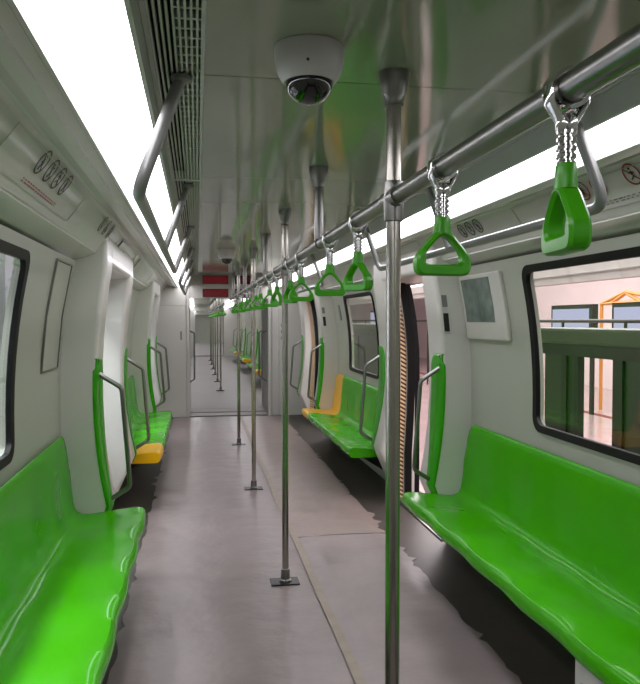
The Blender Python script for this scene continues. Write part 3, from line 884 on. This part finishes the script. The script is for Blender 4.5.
# route map on the right wall, empty poster frame on the left wall
def wall_plate(bm, s, y0, y1, z0, z1, o0, o1):
    def add(a, b): pass
    v = [bm.verts.new((X(s, WALL_U+lean(z)+o), y, z)) for z in (z0, (z0+z1)/2, z1) for y in (y0, y1) for o in (o0, o1)]
    for q in (0, 4):
        for f in ((0, 4, 5, 1), (2, 3, 7, 6), (0, 2, 6, 4), (1, 5, 7, 3)):
            bm.faces.new([v[i+q] for i in f])
    bm.faces.new([v[i] for i in (0, 1, 3, 2)]); bm.faces.new([v[i] for i in (8, 10, 11, 9)])
    return bm
t = thing('map_display', 'grey-green route map in a white frame on the right wall between partition and window', 'wall display', (X(1, WALL_U), 4.2, 1.36))
obj('frame', wall_plate(B(), 1, 3.75, 4.37, 1.384, 1.775, 0.002, -0.022), 'column_white', t, bevel=0.006)
obj('screen', wall_plate(B(), 1, 3.90, 4.33, 1.489, 1.75, -0.020, -0.026), 'map_face', t)
t = thing('poster_frame', 'narrow empty poster frame on the left wall between window and partition', 'poster frame', (X(-1, WALL_U), 3.87, 1.24))
bm = B()
for (a, b, c, d) in ((3.66, 3.672, 1.24, 1.80), (4.068, 4.08, 1.24, 1.80), (3.672, 4.068, 1.24, 1.248), (3.672, 4.068, 1.792, 1.80)):
    wall_plate(bm, -1, a, b, c, d, 0.001, -0.010)
obj('frame', bm, 'steel_dark', t)
obj('panel', wall_plate(B(), -1, 3.673, 4.067, 1.249, 1.791, 0.001, -0.004), 'wall_white', t)
bm = B(); wall_plate(bm, 1, 8.42, 8.50, 1.50, 1.68, 0.001, -0.012)
tag(obj('wall_switch', bm, 'label_grey'), 'small grey upright plate on the right wall past the second right window', 'wall plate')

# ---------------------------------------------------------------- end wall with red displays, gangway
GL, GR = -0.115, 1.105
bm = B()
add_box(bm, X(-1, 1.30), GL-0.05, Y1, Y1+0.06, 0.0, 1.715); add_box(bm, X(-1, 1.30), GL-0.05, Y1, Y1+0.06, 1.723, 2.26)
add_box(bm, GL-0.043, GL, Y1-0.01, Y1+0.06, 0.0, 2.26)
add_box(bm, GR, GR+0.05, Y1-0.01, Y1+0.06, 0.0, 2.26); add_box(bm, GR+0.057, GR+0.16, Y1, Y1+0.06, 0.0, 2.26); add_box(bm, GR+0.167, X(1, 1.30), Y1, Y1+0.06, 0.0, 2.26)
add_box(bm, GL, GR, Y1, Y1+0.06, 1.84, 2.26)
struct('wall_far', bm, 'column_white', bevel=0.004)
def led(x0, x1, z0, z1, m, label):
    t = thing('led_display', label, 'display', ((x0+x1)/2, Y1-0.02, z0), 'red displays above the gangway')
    bm = B(); add_box(bm, x0-0.012, x1+0.012, Y1-0.022, Y1-0.001, z0-0.012, z1+0.012); obj('housing', bm, 'dark_plastic', t)
    bm = B(); add_box(bm, x0, x1, Y1-0.026, Y1-0.022, z0, z1); obj('screen', bm, m, t)
led(0.10, 0.47, 1.87, 1.975, 'led_red', 'lower left red dot display above the gangway')
led(0.10, 0.47, 2.075, 2.18, 'led_red', 'upper left red panel imitating the lower display reflected in the ceiling')  # ceiling reflection of the lower display, built as a second panel
led(0.60, 0.82, 1.87, 1.975, 'led_dim', 'lower right dim red display above the gangway')
led(0.60, 0.82, 2.075, 2.18, 'led_dim', 'upper right dim red panel imitating the lower one reflected in the ceiling')  # same modelled ceiling reflection, for the dim lower right panel
bm = B()
for z in (1.40, 1.30, 1.20):
    add_box(bm, GR+0.20, GR+0.23, Y1-0.006, Y1+0.001, z, z+0.045)
tag(obj('switch_plate', bm, 'label_grey'), 'column of small grey key switches on the right end wall', 'switches')
bm = B(); add_box(bm, GL-0.14, GL-0.115, Y1-0.012, Y1+0.001, 1.20, 1.33)
tag(obj('door_latch', bm, 'label_grey'), 'small upright latch on the left end wall cabinet', 'latch')

def gangway(ya, yb, k):
    bm = B()
    add_box(bm, GL-0.08, GL-0.03, ya, yb, 0, 2.1); add_box(bm, GR+0.03, GR+0.08, ya, yb, 0, 2.1); add_box(bm, GL-0.08, GR+0.08, ya, yb, 1.98, 2.05)
    n_ = 8
    for q in range(n_):
        y = ya+(yb-ya)*(q+0.5)/n_
        add_box(bm, GL-0.03, GL-0.005, y-0.03, y+0.03, 0, 1.98); add_box(bm, GR+0.005, GR+0.03, y-0.03, y+0.03, 0, 1.98); add_box(bm, GL, GR, y-0.03, y+0.03, 1.955, 1.98)
    struct('wall_gangway' if k == 0 else f'wall_gangway.{k:03d}', bm, 'gangway_grey')
    bm = B(); add_box(bm, GL-0.05, GR+0.05, ya+0.36, yb-0.36, 0.0, 0.022); add_box(bm, GL-0.05, GR+0.05, ya-0.05, ya+0.30, 0.0, 0.016); add_box(bm, GL-0.05, GR+0.05, yb-0.30, yb+0.05, 0.0, 0.016)
    add_box(bm, GL-0.05, GR+0.05, ya+0.05, yb-0.05, -0.06, -0.002)
    struct('floor_gangway' if k == 0 else f'floor_gangway.{k:03d}', bm, 'floor_far')
gangway(Y1+0.06, 12.5, 0)
def handle(x, y, sgn, label):
    bm = B(); add_tube(bm, [(x, y, 1.33), (x+sgn*0.075, y, 1.30), (x+sgn*0.075, y, 0.56), (x, y, 0.52)], 0.014, 12, 0.04)
    tag(obj('gangway_handle', bm, 'bar_grey', smooth=True), label, 'grab handle', 'grab handles in the gangway')
handle(GL-0.002, 11.62, 1, 'dark upright grab handle on the left side of the gangway')
handle(GR+0.002, 11.62, -1, 'dark upright grab handle on the right side of the gangway, nearer one')
handle(GR+0.002, 12.15, -1, 'dark upright grab handle on the right side of the gangway, farther one')

# ---------------------------------------------------------------- the cars beyond
def far_car(ya, yb, idx, detail):
    sfx = f'.{idx+9:03d}'
    bm = B(); add_box(bm, X(-1, 1.3), X(1, 1.3), ya, yb, -0.06, 0.0); struct('floor'+f'.{idx:03d}', bm, 'floor_far')
    bm = B(); add_box(bm, X(-1, 0.62), X(1, 0.62), ya, yb, CEIL, CEIL+0.03); struct('ceiling'+f'.{idx:03d}', bm, 'ceiling_gloss')
    for s, nm in SIDES:
        bm = B(); add_prism(bm, [(X(s, 0.611), 2.045), (X(s, 0.777), 2.022), (X(s, 0.777), 2.034), (X(s, 0.611), 2.057)], ya, yb)
        o = obj('ceiling_light', bm, 'diffuser'); tag(o, f'far {nm} light band in the {("next", "third")[idx-1]} car', 'ceiling light', 'ceiling light bands')
        bm = B(); add_prism(bm, [(X(s, 0.785), 2.012), (X(s, 1.066), 1.894), (X(s, 1.20), 1.834), (X(s, 1.20), 1.87), (X(s, 0.785), 2.05)], ya, yb)
        struct(f'trim_{10+idx*2+(s > 0)}', bm, 'cove_white')
        wall_section(s, ya, yb, None, f'wall_{nm}'+sfx)
    bm = B()
    for x0, x1, z0, z1 in ((X(-1, 1.3), GL, 0, 2.2), (GR, X(1, 1.3), 0, 2.2), (GL, GR, 1.88, 2.2)):
        add_box(bm, x0, x1, yb, yb+0.06, z0, z1); add_box(bm, x0, x1, ya-0.05, ya, z0, z1)
    struct('wall_far'+f'.{idx:03d}', bm, 'column_white')
far_car(12.55, 30.2, 1, True)
gangway(30.26, 31.4, 1)
far_car(31.45, 48.5, 2, False)
bm = B(); add_box(bm, -1.0, 2.0, 49.2, 49.3, 0, 2.3); struct('wall_end', bm, 'wall_white')
for (a, b, k) in ((15.7, 18.6, 0), (20.3, 23.2, 1), (24.9, 27.8, 2)):
    o1 = ('nearest', 'middle', 'last')[k]
    bench(1, a, b, 0.40, f'{o1} green and yellow bench on the right side of the next car', yellow=(0,))
    screen(1, a-0.30, a-0.01, 'b', f'white partition at the near end of the {o1} bench in the next car', stripe=False)
    screen(1, b+0.01, b+0.25, 'a', f'white partition at the far end of the {o1} bench in the next car')
rail2 = thing('overhead_rail', 'distant strap rail along the ceiling of the next car', 'handrail', (CX, 21.5, RZ))
bm = B(); add_tube(bm, [(CX, 13.4, RZ), (CX, 29.4, RZ)], RR, 12); obj('tube', bm, 'steel_dark', rail2, smooth=True)
nth = ['first', 'second', 'third', 'fourth', 'fifth', 'sixth']
for k, y in enumerate((15.4, 17.7, 20.0, 22.3, 24.6, 26.9)):
    pole(y, f'{nth[k]} steel pole beyond the gangway in the next car', 'steel poles in the next car')
for k in range(30):
    y = 13.75+k*0.52
    if min(abs(y-p) for p in (15.4, 17.7, 20.0, 22.3, 24.6, 26.9)) < 0.12: continue
    o = dup(proto, (CX, y, RZ), 'distant green hand strap hanging in the next car', 'green hand straps in the next car')
    set_turn(o, random.uniform(-0.3, 0.8))

# ---------------------------------------------------------------- the platform outside the right windows
bm = B(); add_box(bm, 1.95, 9.0, -2.0, 32.0, -0.12, -0.02); struct('floor_platform', bm, 'platform_pink')
bm = B(); add_box(bm, 9.0, 9.2, -2.0, 40.0, -0.1, 4.6); struct('wall_platform', bm, 'hall_pink')
bm = B(); add_box(bm, 1.95, 9.2, 32.0, 32.2, -0.1, 4.6); struct('wall_platform.001', bm, 'hall_pink')
bm = B(); add_box(bm, 1.9, 9.2, -2.0, 32.0, 4.6, 4.7); struct('ceiling_platform', bm, 'hall_grey')
bm = B(); add_box(bm, 4.45, 4.60, -2.0, 32.0, 1.955, 2.19); add_box(bm, 4.43, 4.45, -2.0, 32.0, 2.05, 2.06); struct('trim_20', bm, 'hall_grey')
for k in range(7):
    y = 2.0+k*2.0
    bm = B(); add_tube(bm, [(4.49, y, 2.213), (4.49, y+1.55, 2.213)], 0.022, 10)
    tag(obj('tube_light', bm, 'hall_tube', smooth=True), f'white tube light over the platform fascia outside, {["first", "second", "third", "fourth", "fifth", "sixth", "seventh"][k]} along', 'light', 'tube lights over the platform')
bm = B(); add_box(bm, 6.30, 6.42, -2.0, 32.0, -0.02, -0.015); tag(obj('safety_line', bm, 'red_line'), 'dark red line along the platform floor outside the right window', 'floor line')
def gate(ya, yb, gx, label, posts, panels):
    """half-height gate: cap on posts, dark green panels between some of them, the rest left open"""
    t = thing('platform_gate', label, 'platform gate', (gx, (ya+yb)/2, -0.02), 'half-height platform edge gates')
    ztop = 1.455
    bm = B(); add_box(bm, gx-0.05, gx+0.16, ya, yb, ztop-0.10, ztop); obj('top_cap', bm, 'gate_cap', t, bevel=0.02)
    bm = B(); add_box(bm, gx-0.03, gx+0.05, ya+0.01, yb-0.01, ztop-0.17, ztop-0.10); obj('header', bm, 'gate_dark', t)
    for a, b in posts:
        bm = B(); add_box(bm, gx-0.02, gx+0.02, a, b, -0.02, ztop-0.17); obj('post', bm, 'gate_dark', t)
    for a, b in panels:
        bm = B(); add_box(bm, gx-0.006, gx+0.006, a, b, -0.02, ztop-0.17); obj('panel', bm, 'gate_green', t)
    return t
gate(1.6, 4.40, 2.25, 'dark green half-height platform gate outside the right foreground window', [(4.09, 4.15), (3.95, 3.995), (3.50, 3.59), (2.9, 2.96), (1.6, 1.68)], [(4.15, 4.39), (3.995, 4.09), (2.96, 3.50), (1.68, 2.9)])
gate(8.6, 12.4, 2.25, 'dark green half-height platform gate outside the second right window', [(8.6, 8.7), (9.9, 9.96), (10.8, 10.86), (12.3, 12.4)], [(8.7, 9.9), (9.96, 10.8), (10.86, 12.3)])
t = thing('platform_railing', 'thin dark railing across the platform outside the right windows', 'railing', (5.4, 9, -0.02))
bm = B(); add_tube(bm, [(5.4, 1.0, 1.49), (5.4, 30.0, 1.49)], 0.028, 10); obj('top_rail', bm, 'gate_dark', t)
for k in range(16):
    bm = B(); add_box(bm, 5.385, 5.415, 2.0+k*1.6, 2.03+k*1.6, -0.02, 1.47); obj('post', bm, 'gate_dark', t)
def board(x, ya, yb, z0, z1, label):
    t = thing('lit_board', label, 'light box', (x, (ya+yb)/2, -0.02), 'lit boards on the platform')
    bm = B(); add_box(bm, x+0.02, x+0.12, ya, yb, z0, z1); obj('housing', bm, 'gate_dark', t)
    bm = B(); add_box(bm, x, x+0.02, ya+0.10, yb-0.08, z0+0.06, z1-0.07); obj('face', bm, 'lit_display', t)
    bm = B(); add_box(bm, x+0.05, x+0.1, ya+0.05, ya+0.12, -0.02, z0); obj('leg', bm, 'gate_dark', t)
    bm = B(); add_box(bm, x+0.05, x+0.1, yb-0.12, yb-0.05, -0.02, z0); obj('leg', bm, 'gate_dark', t)
board(6.2, 10.6, 11.95, 1.25, 1.76, 'lit lavender board with dark frame on the platform, left in the foreground window')
board(6.2, 7.4, 10.05, 1.25, 1.765, 'lit lavender board with dark frame on the platform, right in the foreground window')
board(6.2, 21.5, 25.5, 1.2, 1.85, 'lit board seen through the second right window')
board(6.2, 15.5, 19.0, 1.3, 2.0, 'lit board seen through the first right doorway')
t = thing('steel_truss', 'orange steel lattice behind the railing on the platform', 'lattice', (6.8, 10.2, -0.02))
bm = B()
for (a, b) in (((6.8, 11.3, 1.78), (6.8, 10.6, 1.96)), ((6.8, 10.6, 1.96), (6.8, 9.6, 1.80)), ((6.8, 11.3, 1.78), (6.8, 9.6, 1.80)), ((6.8, 11.0, 1.785), (6.8, 10.6, 1.94)), ((6.8, 10.2, 1.795), (6.8, 10.6, 1.94)), ((6.8, 11.3, -0.02), (6.8, 11.3, 1.78)), ((6.8, 9.6, -0.02), (6.8, 9.6, 1.8))):
    add_tube(bm, [a, b], 0.03, 8)
obj('beam', bm, 'orange_steel', t)
# numbers on the fascia outside
cu = bpy.data.curves.new('fascia_lettering', 'FONT'); cu.body = '18178'; cu.size = 0.10; cu.extrude = 0.002; cu.align_x = 'CENTER'
tmp = bpy.data.objects.new('fascia_text', cu); COL.objects.link(tmp)
bpy.context.view_layer.update()
me = bpy.data.meshes.new_from_object(tmp.evaluated_get(bpy.context.evaluated_depsgraph_get()))
bpy.data.objects.remove(tmp)
me.transform(Matrix(((0, 0, -1, 0), (-1, 0, 0, 0), (0, 1, 0, 0), (0, 0, 0, 1))))
me.materials.clear(); me.materials.append(M['sign_black'])
o = bpy.data.objects.new('fascia_lettering', me); COL.objects.link(o); o.location = (4.445, 9.3, 2.075)
tag(o, 'small dark number on the pale fascia outside the right foreground window', 'lettering')

# the siding wall outside the left windows
bm = B(); add_box(bm, -2.9, -2.7, -2.0, 14.0, -0.6, 4.0); struct('wall_siding', bm, 'siding_wall')
bm = B(); add_box(bm, -2.7, -0.95, -2.0, 14.0, -0.7, -0.6); struct('floor_siding', bm, 'gangway_grey')
bm = B(); add_box(bm, -2.15, -1.85, 6.85, 7.5, -0.6, 3.8); tag(obj('siding_column', bm, 'siding_column', bevel=0.01), 'grey upright column outside the left foreground window', 'column')
